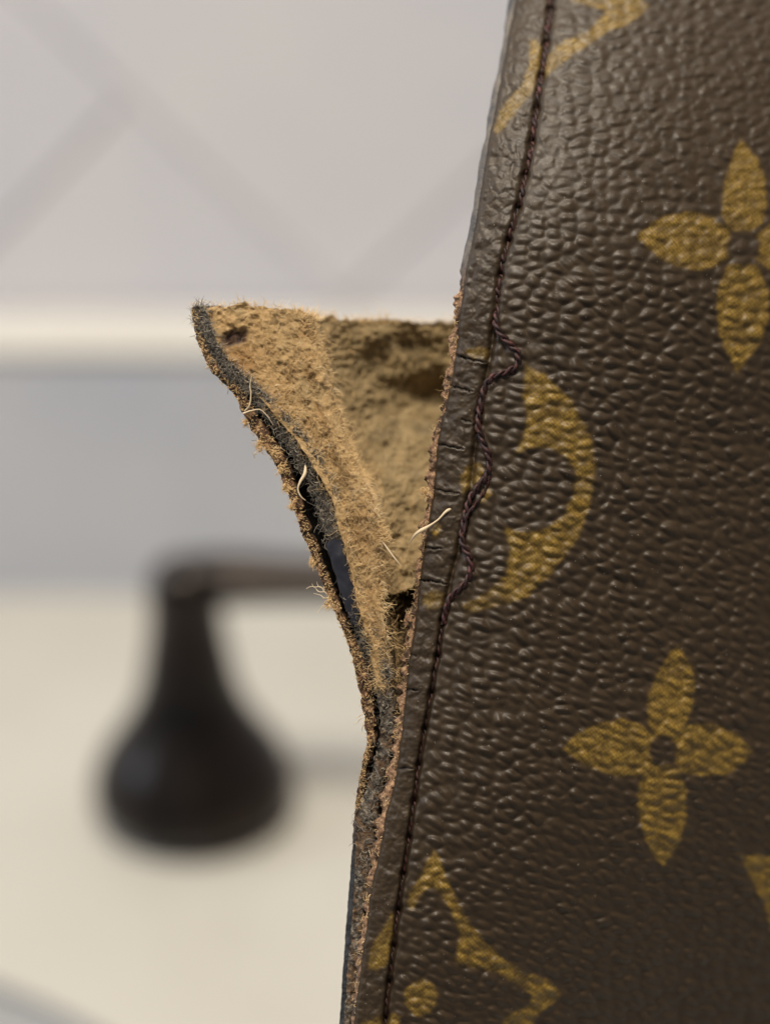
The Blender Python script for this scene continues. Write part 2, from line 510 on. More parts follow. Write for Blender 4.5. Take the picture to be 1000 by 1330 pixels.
GOLD = [
    # upper flower: four pointed petals
    [(827, 308), (845, 290), (870, 279), (900, 275), (925, 282), (946, 298), (950, 322), (944, 336), (925, 347), (903, 351), (875, 345), (850, 330), (838, 318)],
    [(961, 181), (950, 205), (940, 235), (936, 262), (939, 285), (950, 300), (972, 302), (990, 290), (996, 262), (993, 232), (982, 205)],
    [(957, 483), (945, 462), (934, 435), (929, 405), (932, 375), (944, 345), (962, 340), (982, 345), (997, 375), (998, 410), (990, 440), (972, 465)],
    [(1100, 330), (1070, 305), (1030, 292), (1000, 292), (982, 305), (980, 335), (1000, 350), (1030, 355), (1065, 350)],
    # lower flower
    [(730, 974), (748, 954), (775, 940), (805, 934), (832, 941), (850, 955), (853, 985), (846, 1000), (828, 1007), (803, 1008), (775, 1000), (750, 987)],
    [(879, 838), (862, 858), (848, 885), (839, 915), (841, 940), (850, 958), (872, 958), (888, 945), (898, 922), (902, 892), (897, 862)],
    [(977, 975), (958, 955), (935, 944), (905, 939), (880, 948), (872, 962), (874, 988), (884, 1002), (910, 1008), (940, 1008), (962, 995)],
    [(861, 1124), (846, 1105), (834, 1080), (827, 1045), (830, 1015), (842, 996), (862, 992), (880, 998), (890, 1025), (891, 1055), (884, 1090), (873, 1112)],
    # round flower cut by the seam
    [(683, 475), (710, 489), (742, 521), (765, 563), (774, 604), (765, 659), (747, 705), (719, 742), (687, 774), (641, 789), (606, 795), (600, 786), (632, 770), (657, 747),
     (663, 714), (655, 685), (683, 694), (710, 687), (733, 668), (747, 636), (747, 609), (738, 595), (715, 581), (696, 579), (667, 590), (678, 572), (685, 544), (680, 512)],
    [(604, 455), (622, 451), (637, 455), (634, 466), (614, 466)],
    [(597, 622), (606, 607), (622, 600), (630, 610), (622, 624), (610, 636), (600, 640)],
    [(626, 640), (634, 632), (638, 642), (630, 653), (622, 652)],
    [(550, 772), (562, 765), (577, 771), (576, 786), (560, 793), (550, 788)],
    [(560, 688), (568, 680), (574, 684), (566, 698)],
    # figure at the top edge
    [(735, -60), (790, -40), (842, 8), (832, 20), (815, 32), (790, 40), (765, 58), (742, 72), (722, 88), (706, 100), (703, 86), (716, 66), (735, 52), (765, 40), (780, 24), (788, 12), (768, 8), (742, 2), (724, -20)],
    [(688, 50), (699, 52), (703, 72), (697, 100), (690, 120), (676, 138), (662, 155), (648, 173), (642, 170), (646, 152), (658, 132), (676, 112), (686, 88)],
    # star figure at the bottom
    [(564, 1102), (575, 1122), (580, 1140), (593, 1170), (610, 1200), (632, 1225), (655, 1246), (680, 1262), (710, 1272), (728, 1292), (720, 1302), (704, 1312), (692, 1330), (690, 1372), (650, 1372), (655, 1322), (672, 1314),
     (688, 1305), (690, 1292), (672, 1277), (640, 1260), (612, 1256), (592, 1250), (595, 1228), (598, 1212), (588, 1186), (572, 1158), (562, 1149), (548, 1162), (534, 1182), (529, 1172), (532, 1158), (546, 1138), (555, 1118)],
    [(508, 1186), (514, 1200), (510, 1222), (503, 1252), (490, 1259), (478, 1256), (481, 1236), (492, 1214), (502, 1200)],
    [(547 + 22 * math.cos(a), 1296 + 23 * math.sin(a)) for a in np.linspace(0, 6.28, 16, endpoint=False)],
    [(470, 1328), (490, 1322), (512, 1318), (520, 1322), (512, 1340), (478, 1345)],
    [(960, 1112), (985, 1110), (1040, 1120), (1060, 1300), (1030, 1290), (1004, 1215), (990, 1170), (975, 1138)],
]
HOLES = [((965, 322), 22, 23), ((861, 975), 19, 20)]
CRACKS = [[(588, 459), (592, 461), (608, 466), (631, 471)], [(583, 501), (600, 505), (614, 509)], [(560, 576), (580, 579), (602, 584)], [(558, 633), (576, 638), (596, 641)],
          [(542, 711), (558, 712), (574, 713)], [(538, 753), (563, 755), (580, 759)], [(526, 896), (543, 896)], [(516, 998), (536, 998)], [(530, 850), (541, 852)], [(600, 545), (612, 549)]]


def grain(x, y):
    slope = np.interp(y, [0, 250, 500, 800, 1330], [-0.10, 0.02, 0.20, 0.32, 0.38]) 
    wx = x + 9 * fbm(x / 70, y / 70, 3, 2) + 2.5 * fbm(x / 18, y / 18, 4, 2)
    wy = y - slope * (x - 640) + 6 * fbm(x / 60, y / 60, 8, 2) + 1.6 * fbm(x / 16, y / 16, 9, 2)
    cy = wy / 12.8
    f1, f2, cid = worley(wx / 22.0, cy, 21, 0.82)
    dome = sstep(0.0, 0.62, f2 - f1)
    peb = dome * (0.62 + 0.55 * cid) + 0.35 * (1 - np.clip(f1 * 1.2, 0, 1))
    up = sstep(420, 230, y)                      # flatter on the upper bend
    ridge = 1 - np.abs(2 * vnoise(wx / 48.0 + 3, wy / 15.0, 47) - 1)
    k1, k2, kid = worley(wx / 11.0 + 4.1, wy / 8.5, 45, 0.95)
    tiny = sstep(0.45, 0.1, k1) * (kid > 0.55)
    return (4.7 * peb + 2.6 * ridge) * (1 - 0.55 * up) + (0.5 + 1.5 * up) * tiny + 1.0 * fbm(x / 26, y / 18, 55, 2) + 0.55 * fbm(x / 6, y / 4.5, 57, 2)


def blur(a, n=1):
    for _ in range(n):
        p = np.pad(a, 1, mode='edge')
        a = (p[:-2, 1:-1] + 2 * p[1:-1, 1:-1] + p[2:, 1:-1]) / 4
        p = np.pad(a, 1, mode='edge')
        a = (p[1:-1, :-2] + 2 * p[1:-1, 1:-1] + p[1:-1, 2:]) / 4
    return a


# front panel: fine mesh inside the picture, coarser outside
uu = np.r_[np.arange(0, 90, 1.1), np.arange(90, 560, 1.5), np.arange(560, 1010, 12.0)]
yy = np.r_[np.arange(-150, -12, 12.0), np.arange(-12, 1345, 1.3), np.arange(1345, 1500, 3.0), np.arange(1500, 1905, 6.0)]
U, YY = np.meshgrid(uu, yy)
hx = smooth_x(HEM, YY) + 1.6 * fbm(YY / 22, YY * 0 + 3.3, 71, 3)
XX = hx + U
sx_ = smooth_x(SEAM, YY)
ds = XX - sx_
onhem = sstep(3, -3, ds)
flatten = np.exp(-np.maximum(ds, 0) / 30.0)
gr = blur(grain(XX, YY), 4)
hf1, hf2, hid = worley(XX / 17 + 0.6 * fbm(XX / 20, YY / 20, 5, 2), YY / 19, 61, 0.9)
hemh = 2.8 * fbm(XX / 15, YY / 12, 91, 5) + 0.9 * sstep(0, 0.5, hf2 - hf1) + 0.22 * gr
h = np.where(ds < 0, hemh, gr * (1 - 0.45 * flatten))
lowpart = sstep(780, 840, YY)
h = h - (6.5 + 4 * lowpart) * np.exp(-((ds + 1.2 * fbm(YY / 25, YY * 0, 19, 2)) / (4.6 - 1.5 * lowpart)) ** 2) - 2
HOLE_Y = list(np.arange(-30, 400, 43.0)) + list(np.arange(806, 1850, 47.0))
for hy_ in HOLE_Y:
    h = h - 9 * np.exp(-(ds / 4.6) ** 2 - ((YY - hy_) / 5.5) ** 2)
wid = np.maximum(sx_ - hx, 8)
h = h + np.where(ds < 0, 2.2 * np.sin(np.clip(U / wid, 0, 1) * math.pi) ** 0.8, 0)
h = h - 5 * np.exp(-(U / 2.2) ** 2)
crack = np.zeros_like(h)
for pl, cst in zip(CRACKS, (1.0, 0.75, 1.0, 0.75, 0.8, 1.0, 0.9, 0.4, 0.5, 0.4)):
    C = crom([(a, b_, 0) for a, b_ in pl], 24)
    d = np.full(h.shape, 1e9)
    box = (XX > C[:, 0].min() - 14) & (XX < C[:, 0].max() + 14) & (YY > C[:, 1].min() - 14) & (YY < C[:, 1].max() + 14)
    xb, yb = XX[box], YY[box]
    dd = np.full(xb.shape, 1e9)
    for k, q in enumerate(C):
        w_ = 0.35 + 0.75 * (1 - k / 23) * (0.6 + 0.8 * random.random())
        dd = np.minimum(dd, np.hypot(xb - q[0], yb - q[1] + 0.5 * math.sin(q[0] * .35 + q[1])) / w_)
    crack[box] = np.maximum(crack[box], cst * sstep(1.9, 0.7, dd))
    h[box] += 1.2 * np.exp(-((dd - 6) / 3) ** 2)
h -= 5 * crack
gold_m = np.zeros_like(h)
nz = 2.8 * fbm(XX / 7, YY / 6, 33, 3)
for pl in GOLD:
    P = np.array(pl)
    box = (XX > P[:, 0].min() - 8) & (XX < P[:, 0].max() + 8) & (YY > P[:, 1].min() - 8) & (YY < P[:, 1].max() + 8)
    s_ = poly_sdf(P, XX[box], YY[box])
    gold_m[box] = np.maximum(gold_m[box], sstep(-2.2, 2.2, s_ + nz[box]))
for (cx, cy), ra, rb in HOLES:
    gold_m *= sstep(0.86, 1.12, np.hypot((XX - cx) / ra, (YY - cy) / rb) + nz / 25)
gold_m *= np.clip(1.0 - 0.55 * onhem * sstep(430, 480, YY) * sstep(480, 470, YY), 0, 1)
gold_m *= 1 - 0.75 * np.exp(-(ds / 4.0) ** 2)
gold_m *= np.where((XX < 655) & (YY > 755) & (YY < 805), 0.55, 1.0)
gold_m = blur(gold_m, 2) * np.clip(0.62 + 0.05 * gr, 0.5, 1) * (0.80 + 0.30 * np.sin(XX * 1.0 + 2 * fbm(XX / 30, YY / 30, 61, 2)) * np.sin(YY * 1.05 - 0.3 * XX)) * np.clip(0.82 + 0.6 * fbm(XX / 20, YY / 12, 77, 3), 0.4, 1)
G = np.stack([XX, YY, panel_z(XX, YY) + h], -1)
front = bag_sheet('front_panel', G, M_CANVAS, bag, {'gold': gold_m, 'crack': crack})
# inner face, so that the panel has thickness
U2, Y2 = np.meshgrid(np.linspace(0, 1000, 60), np.linspace(-150, 1900, 150))
X2 = smooth_x(HEM, Y2) + U2
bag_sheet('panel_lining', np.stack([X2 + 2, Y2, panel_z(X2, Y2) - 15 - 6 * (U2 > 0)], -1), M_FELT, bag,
          {'rust': np.zeros_like(U2), 'stain': np.zeros_like(U2), 'olive_shade': np.ones_like(U2)})
bag_sheet('back_panel', np.stack([X2 + 60 + 30 * np.sin(Y2 / 300), Y2, panel_z(X2, Y2) - 300 - 40 * np.sin(U2 / 1000 * 3)], -1), M_CANVAS, bag,
          {'gold': np.zeros_like(U2), 'crack': np.zeros_like(U2)}, thick=14)

# raw edge of the hem
yr = np.arange(-150, 1900, 1.6)
ns = 9
s = np.linspace(0, 1, ns)[None, :]
Yg = np.repeat(yr[:, None], ns, 1)
xr = smooth_x(RAW, Yg) + 3.5 * sstep(380, 470, Yg) + 3.0 * fbm(Yg / 30, Yg * 0 + 1, 17, 3); xh = smooth_x(HEM, Yg) + 1.6 * fbm(Yg / 22, Yg * 0 + 3.3, 71, 3) + 1.0
worn = sstep(330, 390, Yg) * (1 - 0.35 * sstep(1150, 1300, Yg))
rag = worn * (4.2 * fbm(Yg / 9, s * 1.5 + 2, 14, 4) * 2 * (1 - s))
Xg = xr + (xh - xr) * s + rag
Zg = panel_z(xh, Yg) - 7 - 9 * (1 - s) ** 2 + worn * 4.0 * fbm(Xg / 5, Yg / 6, 15, 4) + 1.5 * np.sin(s * math.pi)
back = np.stack([Xg[:, :1] + 4, Yg[:, :1], Zg[:, :1] - 16], -1)
Gr = np.concatenate([back, np.stack([Xg, Yg, Zg], -1)], 1)
inta = 1 - worn
bag_sheet('raw_hem_edge', Gr, M_RAW, bag, {'intact': np.concatenate([inta[:, :1], inta], 1)})

# ---------------------------------------------------------- torn flap: felt, grey backing, outer canvas
C0 = [(261, 397, 20), (270, 425, 20), (284, 457, 19), (318, 491, 17), (345, 515, 16), (367, 540, 14), (392, 570, 13), (411, 598, 12), (433, 645, 10), (445, 684, 8), (453, 715, 7), (465, 768, 4), (479, 814, 0), (488, 845, -4), (493, 893, -8)]
C1 = [(322, 396, 10), (330, 424, 10), (342, 456, 9), (365, 492, 8), (382, 520, 8), (398, 548, 7), (416, 580, 6), (430, 610, 6), (449, 652, 5), (461, 690, 3), (468, 722, 2), (476, 770, 0), (490, 815, -4), (498, 848, -7), (501, 894, -9)]
C2 = [(392, 404, -10), (398, 430, -10), (405, 460, -10), (413, 500, -10), (420, 528, -9), (430, 558, -8), (446, 592, -7), (461, 618, -6), (478, 656, -5), (486, 694, -6), (485, 726, -8), (487, 772, -9), (503, 822, -9), (508, 852, -10), (509, 895, -11)]
C3 = [(420, 412, -95), (430, 442, -108), (438, 474, -122), (445, 508, -130), (452, 534, -130), (460, 562, -120), (470, 594, -105), (480, 622, -90), (492, 660, -62), (499, 698, -55), (502, 730, -48), (504, 775, -38), (508, 826, -24), (509, 855, -18), (510, 896, -14)]
C4 = [(500, 417, -160), (505, 445, -185), (510, 478, -200), (514, 512, -215), (517, 540, -212), (520, 568, -194), (523, 600, -175), (525, 628, -140), (525, 664, -120), (522, 700, -104), (520, 734, -86), (516, 780, -60), (512, 830, -34), (511, 858, -22), (511, 897, -16)]
C5 = [(645, 419, -225), (645, 448, -232), (644, 482, -250), (642, 516, -300), (640, 544, -300), (636, 572, -255), (630, 604, -225), (624, 632, -200), (610, 668, -172), (594, 704, -150), (576, 738, -120), (548, 784, -78), (522, 834, -40), (515, 860, -24), (513, 898, -18)]
C1 = [(x, y_, z - 5) for x, y_, z in C1]
C2 = [(x, y_, z + (15 if y_ < 700 else 9)) for x, y_, z in C2]
C0 = [(x - (9 if y_ < 610 else 4), y_, z + 2) for x, y_, z in C0]
FT = loft([C0, C1, C2, C3, C4, C5], 330, 300)
FT[..., 2] -= 0.10 * np.clip(560 - FT[..., 1], 0, 200)
fx, fy = FT[..., 0].copy(), FT[..., 1].copy()
si = np.linspace(0, 1, 300)[None, :] + 0 * fx
tt = np.linspace(0, 1, 330)[:, None] + 0 * fx
far = sstep(-30, -80, FT[..., 2])
amp = sstep(1.0, 0.75, tt) * 0.8 + 0.2
FT[..., 2] += amp * (5.5 * fbm(fx / 15, fy / 19, 101, 4) + 4.2 * fbm(fx / 5.5, fy / 5.5, 103, 3)) + far * 16 * fbm(fx / 60, fy / 34, 107, 4)
# a lengthwise wrinkle beside the crease
FT[..., 2] -= 8 * np.exp(-((fx - np.interp(fy, [480, 520, 600, 640], [404, 410, 436, 455])) / 4.5) ** 2) * sstep(470, 500, fy) * sstep(640, 600, fy)
topedge = np.exp(-tt / 0.012)
FT[..., 1] += topedge * (7 * fbm(fx / 11, si * 3, 109, 4) + 4 * fbm(fx / 40, si, 111, 2))
FT[..., 0] += np.exp(-si / 0.02) * 2.5 * fbm(fy / 9, si, 113, 3)
lowrag = sstep(0.62, 0.7, tt) * np.exp(-((fx - 484) / 20) ** 2)
FT[..., 0] += lowrag * 4 * fbm(fy / 12, si * 6, 117, 3)
hole = np.hypot((fx - 305) / 17, (fy - 439 + 0.25 * (fx - 305)) / 11)
holem = sstep(1.25, 0.65, hole + 0.4 * fbm(fx / 9, fy / 9, 119, 3))
FT[..., 2] -= 7 * holem * (0.8 + 0.5 * fbm(fx / 6, fy / 6, 135, 2))
rust = np.clip(np.exp(-(((fx - 312) / 34) ** 2 + ((fy - 458) / 24) ** 2)) * 0.8 + 0.55 * sstep(0.1, 0.5, fbm(fx / 40, fy / 60, 121, 3)) * (1 - far), 0, 1)
olive_shade_a = np.clip(sstep(25, -170, FT[..., 2] + 80 * fbm(fx / 20, fy / 26, 141, 4)) * 0.95 + 0.55 * sstep(0.12, 0.45, fbm(fx / 22, fy / 30, 143, 4)), 0, 1)  # painted shade: olive darkens with depth into the fold, plus random blotches
TORN = (fy > 770 + 16 * fbm(fx / 14, fy / 14, 127, 3) - 0.25 * (fx - 500)) & (si > np.interp(fy, [700, 770, 820, 900], [0.335, 0.30, 0.34, 0.34]) + 0.02 * fbm(fy / 9, si, 129, 3))
felt = bag_sheet('felt_lining', FT, M_FELT, bag, {'rust': rust, 'stain': holem, 'olive_shade': olive_shade_a}, thick=9, drop=TORN)
BK = loft([[(x - 4, y_ + (y_ > 880) * 40, z - 18) for x, y_, z in C1[8:]], [(x, y_ + (y_ > 880) * 40, z - 24) for x, y_, z in C2[8:]], [(x, y_, z - 45) for x, y_, z in C3[8:]], [(x, y_, z - 60) for x, y_, z in C4[8:]], [(x + 45, y_ + (y_ > 880) * 40, z - 60) for x, y_, z in C5[8:]]], 120, 60)
BK[..., 2] += 5 * fbm(BK[..., 0] / 12, BK[..., 1] / 12, 131, 4)
backing = bag_sheet('inner_backing', BK, M_DARK, bag)


def fibres(name, base, nrm_z, length, lift, rad, tint, mat, parent, dirs=None, M=6, curl=0.6, sides=3):
    N = len(base)
    a = RNG.uniform(0, 2 * math.pi, N) if dirs is None else dirs
    k = RNG.normal(0, curl, N); k2 = RNG.normal(0, curl, N)
    t = np.linspace(0, 1, M)
    ang_ = a[:, None] + k[:, None] * t * 2 + k2[:, None] * np.sin(t * 5)
    stepl = length[:, None] / (M - 1)
    dx = np.cumsum(np.cos(ang_) * stepl, 1); dy = np.cumsum(np.sin(ang_) * stepl, 1)
    z = lift[:, None] * np.sin(t * RNG.uniform(1.5, 3.0, N)[:, None])
    P = np.stack([base[:, 0:1] + dx, base[:, 1:2] + dy, base[:, 2:3] + z], -1)
    R = rad[:, None] * (1 - 0.6 * t ** 2)
    o = tubes(name, P, R, mat, parent, sides, tint)
    o['kind'] = 'stuff'
    return o


def pick(grid, n, w=None):
    r, c_ = grid.shape[:2]
    flat = grid.reshape(-1, 3)
    p = None if w is None else (w.ravel() / w.sum())
    return flat[RNG.choice(len(flat), n, p=p)] + RNG.normal(0, 0.6, (n, 3)) * [1, 1, 0.3]


wf = np.where(si < 0.36, 1.0, 0.12) * np.where(fx > 600, 0.05, 1) * (1 - 0.9 * holem) * ~TORN
n = 10000
bp = pick(FT, n, wf)
near_hole = np.hypot((bp[:, 0] - 305) / 24, (bp[:, 1] - 439) / 18) < 1
bp = bp[~near_hole]; n = len(bp)
fibres('felt_fibre', bp, 1, RNG.gamma(2.2, 2.6, n) + 2, RNG.uniform(-0.8, 1.6, n), RNG.uniform(0.14, 0.34, n), np.clip(RNG.beta(3, 2.2, n) + 0.45 * fbm(bp[:, 0] / 12, bp[:, 1] / 12, 133, 2), 0, 1), M_FIBRE, felt,
       dirs=np.where(RNG.random(n) < 0.45, RNG.normal(1.0, 0.5, n) + math.pi * (RNG.random(n) < .5), RNG.uniform(0, 6.28, n)))
n = 700
fibres('backing_fibre', pick(BK[15:, :45], n), 1, RNG.uniform(5, 18, n), RNG.uniform(0, 5, n), RNG.uniform(0.18, 0.4, n), RNG.beta(1.4, 3, n), M_FIBRE, backing, curl=0.9)
# darker clots of matted dirt and fluff on the felt
for cx_, cy_ in ((352, 446), (384, 470), (372, 520), (408, 548), (424, 586), (446, 628), (458, 668), (470, 720), (398, 424), (338, 420)):
    n = 45
    row = FT.reshape(-1, 3); k_ = np.argmin((row[:, 0] - cx_) ** 2 + (row[:, 1] - cy_) ** 2)
    bp = row[k_] + RNG.normal(0, 1, (n, 3)) * [5, 6, 0.8] + [0, 0, 0.8]
    fibres('matted_clot', bp, 1, RNG.uniform(4, 13, n), RNG.uniform(0, 2, n), RNG.uniform(0.2, 0.5, n), RNG.beta(1.0, 3.5, n), M_FIBRE, felt, dirs=RNG.normal(1.0, 0.7, n), curl=1.1)
# fuzz standing up from the top edge and out of the inner ragged edge
n = 800
bp = pick(FT[:5], n, np.where(FT[:5, :, 0] > 596, 0.02, 1.0))
fibres('edge_fuzz', bp, 1, RNG.gamma(2, 2.6, n) + 2, RNG.uniform(-3, 4, n), RNG.uniform(0.2, 0.4, n), RNG.beta(3, 2, n), M_FIBRE, felt, dirs=RNG.normal(-1.57, 0.8, n))
inner = FT[190:262, 82:104]
n = 150
fibres('inner_edge_fuzz', pick(inner, n), 1, RNG.uniform(5, 18, n), RNG.uniform(0, 5, n), RNG.uniform(0.22, 0.5, n), RNG.beta(3, 2, n), M_FIBRE, felt, dirs=RNG.normal(0.9, 0.6, n))

# outer canvas (brown, frayed) and grey backing, each a folded strip whose cut edge faces the lens
O = [(249, 399), (252, 420), (258, 445), (272, 478), (299, 506), (318, 540), (335, 570), (353, 596), (375, 644), (390, 684), (400, 710), (424, 770), (443, 815), (458, 856), (468, 900), (474, 938), (476, 968), (471, 990), (466, 1020), (460, 1060), (457, 1110), (452, 1170), (446, 1250), (441, 1330), (434, 1420), (428, 1486), (372, 1900)]
OI = [(256, 399), (260, 420), (268, 445), (285, 477), (310, 502), (332, 538), (352, 568), (369, 594), (386, 642), (399, 682), (410, 710), (433, 770), (454, 815), (473, 856), (482, 900), (486, 938), (482, 968), (477, 990), (472, 1020), (468, 1060), (468, 1110), (466, 1170), (459, 1250), (452, 1330), (445, 1420), (439, 1486), (383, 1900)]
ZO = [16, 16, 15, 14, 12, 10, 8, 6, 3, 0, -2, -6, -9, -12, -14, -15, -16, -17, -18, -19, -20, -21, -22, -24, -27, -30, -40]
GI = [(252, 399), (258, 420), (268, 445), (288, 477), (318, 502), (344, 538), (365, 568), (383, 596), (407, 644), (419, 684), (430, 710), (446, 770), (460, 815), (479, 850), (488, 893), (493, 930), (493, 962), (486, 990), (477, 1020), (464, 1060), (461, 1110), (459, 1170), (452, 1250), (446, 1330), (439, 1420), (433, 1486), (377, 1900)]
GO = [(264, 397), (273, 425), (287, 457), (321, 491), (348, 515), (370, 540), (395, 570), (414, 598), (436, 645), (448, 684), (456, 715), (468, 768), (482, 814), (497, 850), (508, 893), (512, 930), (511, 962), (505, 990), (496, 1020), (488, 1060), (484, 1110), (476, 1170), (465, 1250), (455, 1330), (446, 1420), (440, 1486), (386, 1900)]
ZG = [15, 15, 14, 13, 11, 9, 7, 5, 3, 1, -1, -4, -7, -10, -12, -13, -13, -14, -15, -16, -17, -18, -20, -22, -25, -28, -38]


def strip(name, A, B, z, mat, parent, seed, rough, depth=130, gap_bias=0, nt_=1150, intact=None):
    ca = [(a[0], a[1], zz) for a, zz in zip(A, z)]
    cb = [(b_[0], b_[1], zz) for b_, zz in zip(B, z)]
    a = crom(ca, nt_); b_ = crom(cb, nt_)
    s_ = np.linspace(0, 1, 15)
    F_ = a[:, None] * (1 - s_)[:, None] + b_[:, None] * s_[:, None]
    x, y = F_[..., 0].copy(), F_[..., 1].copy()
    damp = (1 - 0.65 * sstep(960, 1060, y)) if intact is None else 1 - 0.8 * intact(y)
    F_[..., 2] += 2.0 * np.sin(s_ * math.pi) - 1.5 + damp * rough * (fbm(x / 6, y / 8, seed, 4) * 2.4 + 1.6 * fbm(x / 14, y / 30, seed + 3, 2))
    F_[:, 0, 0] += damp[:, 0] * rough * 1.8 * fbm(y[:, 0] / 7, y[:, 0] * 0, seed + 5, 4)
    F_[:, -1, 0] += damp[:, -1] * rough * 1.8 * fbm(y[:, -1] / 9, y[:, -1] * 0, seed + 6, 4)
    l0 = F_[:, 0].copy(); l0[:, 2] -= depth; l0[:, 0] += 30
    lm = F_[:, 0].copy(); lm[:, 2] -= depth * 0.3; lm[:, 0] += 6
    r0 = F_[:, -1].copy(); r0[:, 2] -= depth; r0[:, 0] += 24
    G_ = np.concatenate([l0[:, None], lm[:, None], F_, r0[:, None]], 1)
    at_ = {} if intact is None else {'intact': intact(G_[..., 1])}
    return bag_sheet(name, G_, mat, parent, at_), F_


grey, GF = strip('grey_backing', GI, GO, ZG, M_GREY, bag, 201, 1.9)
strip('gap_shade_strip', OI, GO, [z - 26 for z in ZG], M_VOID, bag, 221, 1.0, depth=110)  # added dark strip: paints the shade between outer canvas and grey backing
outer, OF = strip('outer_canvas', O, OI, ZO, M_OUTER, bag, 211, 1.9, intact=lambda y: sstep(1010, 1130, y))
# fuzz of both
n = 4200
w = np.ones(GF.shape[:2]) * np.where(GF[..., 1] < 880, 1, 0.12) * (GF[..., 1] < 1150) * np.where((GF[..., 1] > 700) & (GF[..., 1] < 815), 0.3, 1)
fibres('backing_fuzz', pick(GF, n, w), 1, RNG.uniform(4, 16, n), RNG.uniform(0.5, 4, n), RNG.uniform(0.22, 0.55, n), RNG.beta(1.1, 1.7, n), M_GFIB, grey, curl=1.0)
n = 1500
w = np.ones(OF.shape[:2]) * (OF[..., 1] < 1050)
fibres('canvas_fuzz', pick(OF, n, w), 1, RNG.uniform(2, 6, n), RNG.uniform(0.5, 3, n), RNG.uniform(0.22, 0.5, n), RNG.beta(2, 2.4, n), M_FIBRE, outer, curl=0.9)
n = 500
Rg = Gr[(yr > 370) & (yr < 1320)][:, 1:]
fibres('hem_fuzz', pick(Rg, n), 1, RNG.uniform(3, 10, n), RNG.uniform(0, 2.5, n), RNG.uniform(0.25, 0.55, n), RNG.beta(2.4, 2.2, n), M_FIBRE, bag, curl=0.8)

# smooth blue-black layer showing between backing and felt
VA = [(424, 703, 3), (428, 722, 3), (435, 748, 1), (444, 775, -1), (452, 797, -3), (458, 812, -6)]
VB = [(449, 703, 3), (455, 722, 3), (461, 748, 1), (466, 775, -1), (469, 797, -3), (471, 812, -6)]
V_ = loft([[(a[0], a[1], a[2] - 10) for a in VA], VA, VB, [(a[0] + 2, a[1], a[2] - 10) for a in VB]], 50, 18)
V_[..., 2] += 3.2 * fbm(V_[..., 0] / 12, V_[..., 1] / 22, 301, 4)
V_[..., 0] += 2.0 * fbm(V_[..., 1] / 11, V_[..., 0] / 30, 303, 3)
V_[..., 1] += 6 * fbm(V_[..., 0] / 6, V_[..., 1] / 60, 305, 2)
bag_sheet('vinyl_layer', V_, M_VINYL, bag)

# ---------------------------------------------------------- stitching: two-ply maroon thread


def thread(name, pts, rad, mat, parent, pitch=25.0, n=None, taper=0.0):
    C = crom(pts, n or max(14, int(len(pts) * 14)))
    q_ = C[:, 1] / 7.0
    C[:, 0] += 1.3 * fbm(q_, q_ * 0 + 5, 411, 3); C[:, 2] += 1.6 * fbm(q_, q_ * 0 + 9, 413, 3)
    seg = np.linalg.norm(np.diff(C, axis=0), axis=1); d = np.r_[0, np.cumsum(seg)]
    ph = d / pitch * 2 * math.pi
    T = np.gradient(C, axis=0); T /= np.linalg.norm(T, axis=1, keepdims=True)
    A = np.cross(T, np.array([0, 0, 1.0])); A /= np.linalg.norm(A, axis=1, keepdims=True) + 1e-9
    B = np.cross(T, A)
    out = []
    for o_ in (0, math.pi):
        out.append(C + 0.55 * rad * (np.cos(ph + o_)[:, None] * A + np.sin(ph + o_)[:, None] * B))
    R = rad * 0.62 * (1 + 0.22 * np.stack([fbm(d / 9, d * 0 + q, 401, 3) for q in (1, 2)]))
    u_ = np.linspace(0, 1, len(C)); R *= 1 - taper * u_ ** 3
    return tubes(name, np.array(out), R, mat, parent, 7)


def seam_z(x, y, lift=0):
    return float(panel_z(np.array([x]), np.array([y]))[0]) + lift


for y in HOLE_Y[:10]:
    ln = 43.0
    pts = []
    for f, lf in ((0, -20), (0.16, -10.5), (0.32, -7.4), (0.65, -7), (0.84, -10.5), (1, -20)):
        yk = y + f * ln
        xk = float(smooth_x(SEAM, np.array([yk]))[0]) + (random.uniform(-2.2, 2.2) if 0 < f < 1 else 0)
        pts.append((xk, yk, seam_z(xk, yk, lf)))
    thread('stitch', pts, 4.0, M_THREAD, bag, n=40)
loose = [(647, 398, -12), (644, 418, -1), (648, 430, 3), (660, 445, 4), (672, 458, 4), (672, 473, 3), (656, 483, 2), (640, 489, 1), (630, 501, -4), (626, 518, -3), (621, 540, 1), (622, 560, 2), (629, 579, 2), (635, 598, 3), (631, 618, 3),
         (620, 633, 2), (612, 645, 0), (606, 663, 0), (601, 683, 1), (600, 704, 1), (609, 722, 2), (611, 742, 2), (602, 760, 2), (587, 773, 0), (579, 792, -5), (576, 812, -12)]
thread('loose_thread', [(x, y_, seam_z(x, y_, z * 0.8 + (2.5 if y_ > 695 else 0.3))) for x, y_, z in loose], 4.2, M_THREAD, bag, n=260)
lp = crom([(x, y_, seam_z(x, y_, z * 0.8 + 2.5)) for x, y_, z in loose], 400)
n = 260
fibres('thread_fuzz', lp[RNG.integers(8, 380, n)] + RNG.normal(0, 1.8, (n, 3)) * [1, 1, 0.6], 1, RNG.uniform(3, 11, n), RNG.uniform(0, 2.5, n), RNG.uniform(0.16, 0.34, n), RNG.random(n), M_THREAD, bag, curl=0.9, dirs=RNG.normal(1.6, 0.9, n))
thread('thread_ply', [(x, y_, seam_z(x, y_, z)) for x, y_, z in [(636, 618, 2), (628, 640, 3), (616, 657, 3), (607, 668, 4), (603, 690, 4), (597, 706, 2)]], 2.0, M_THREAD, bag, n=60)
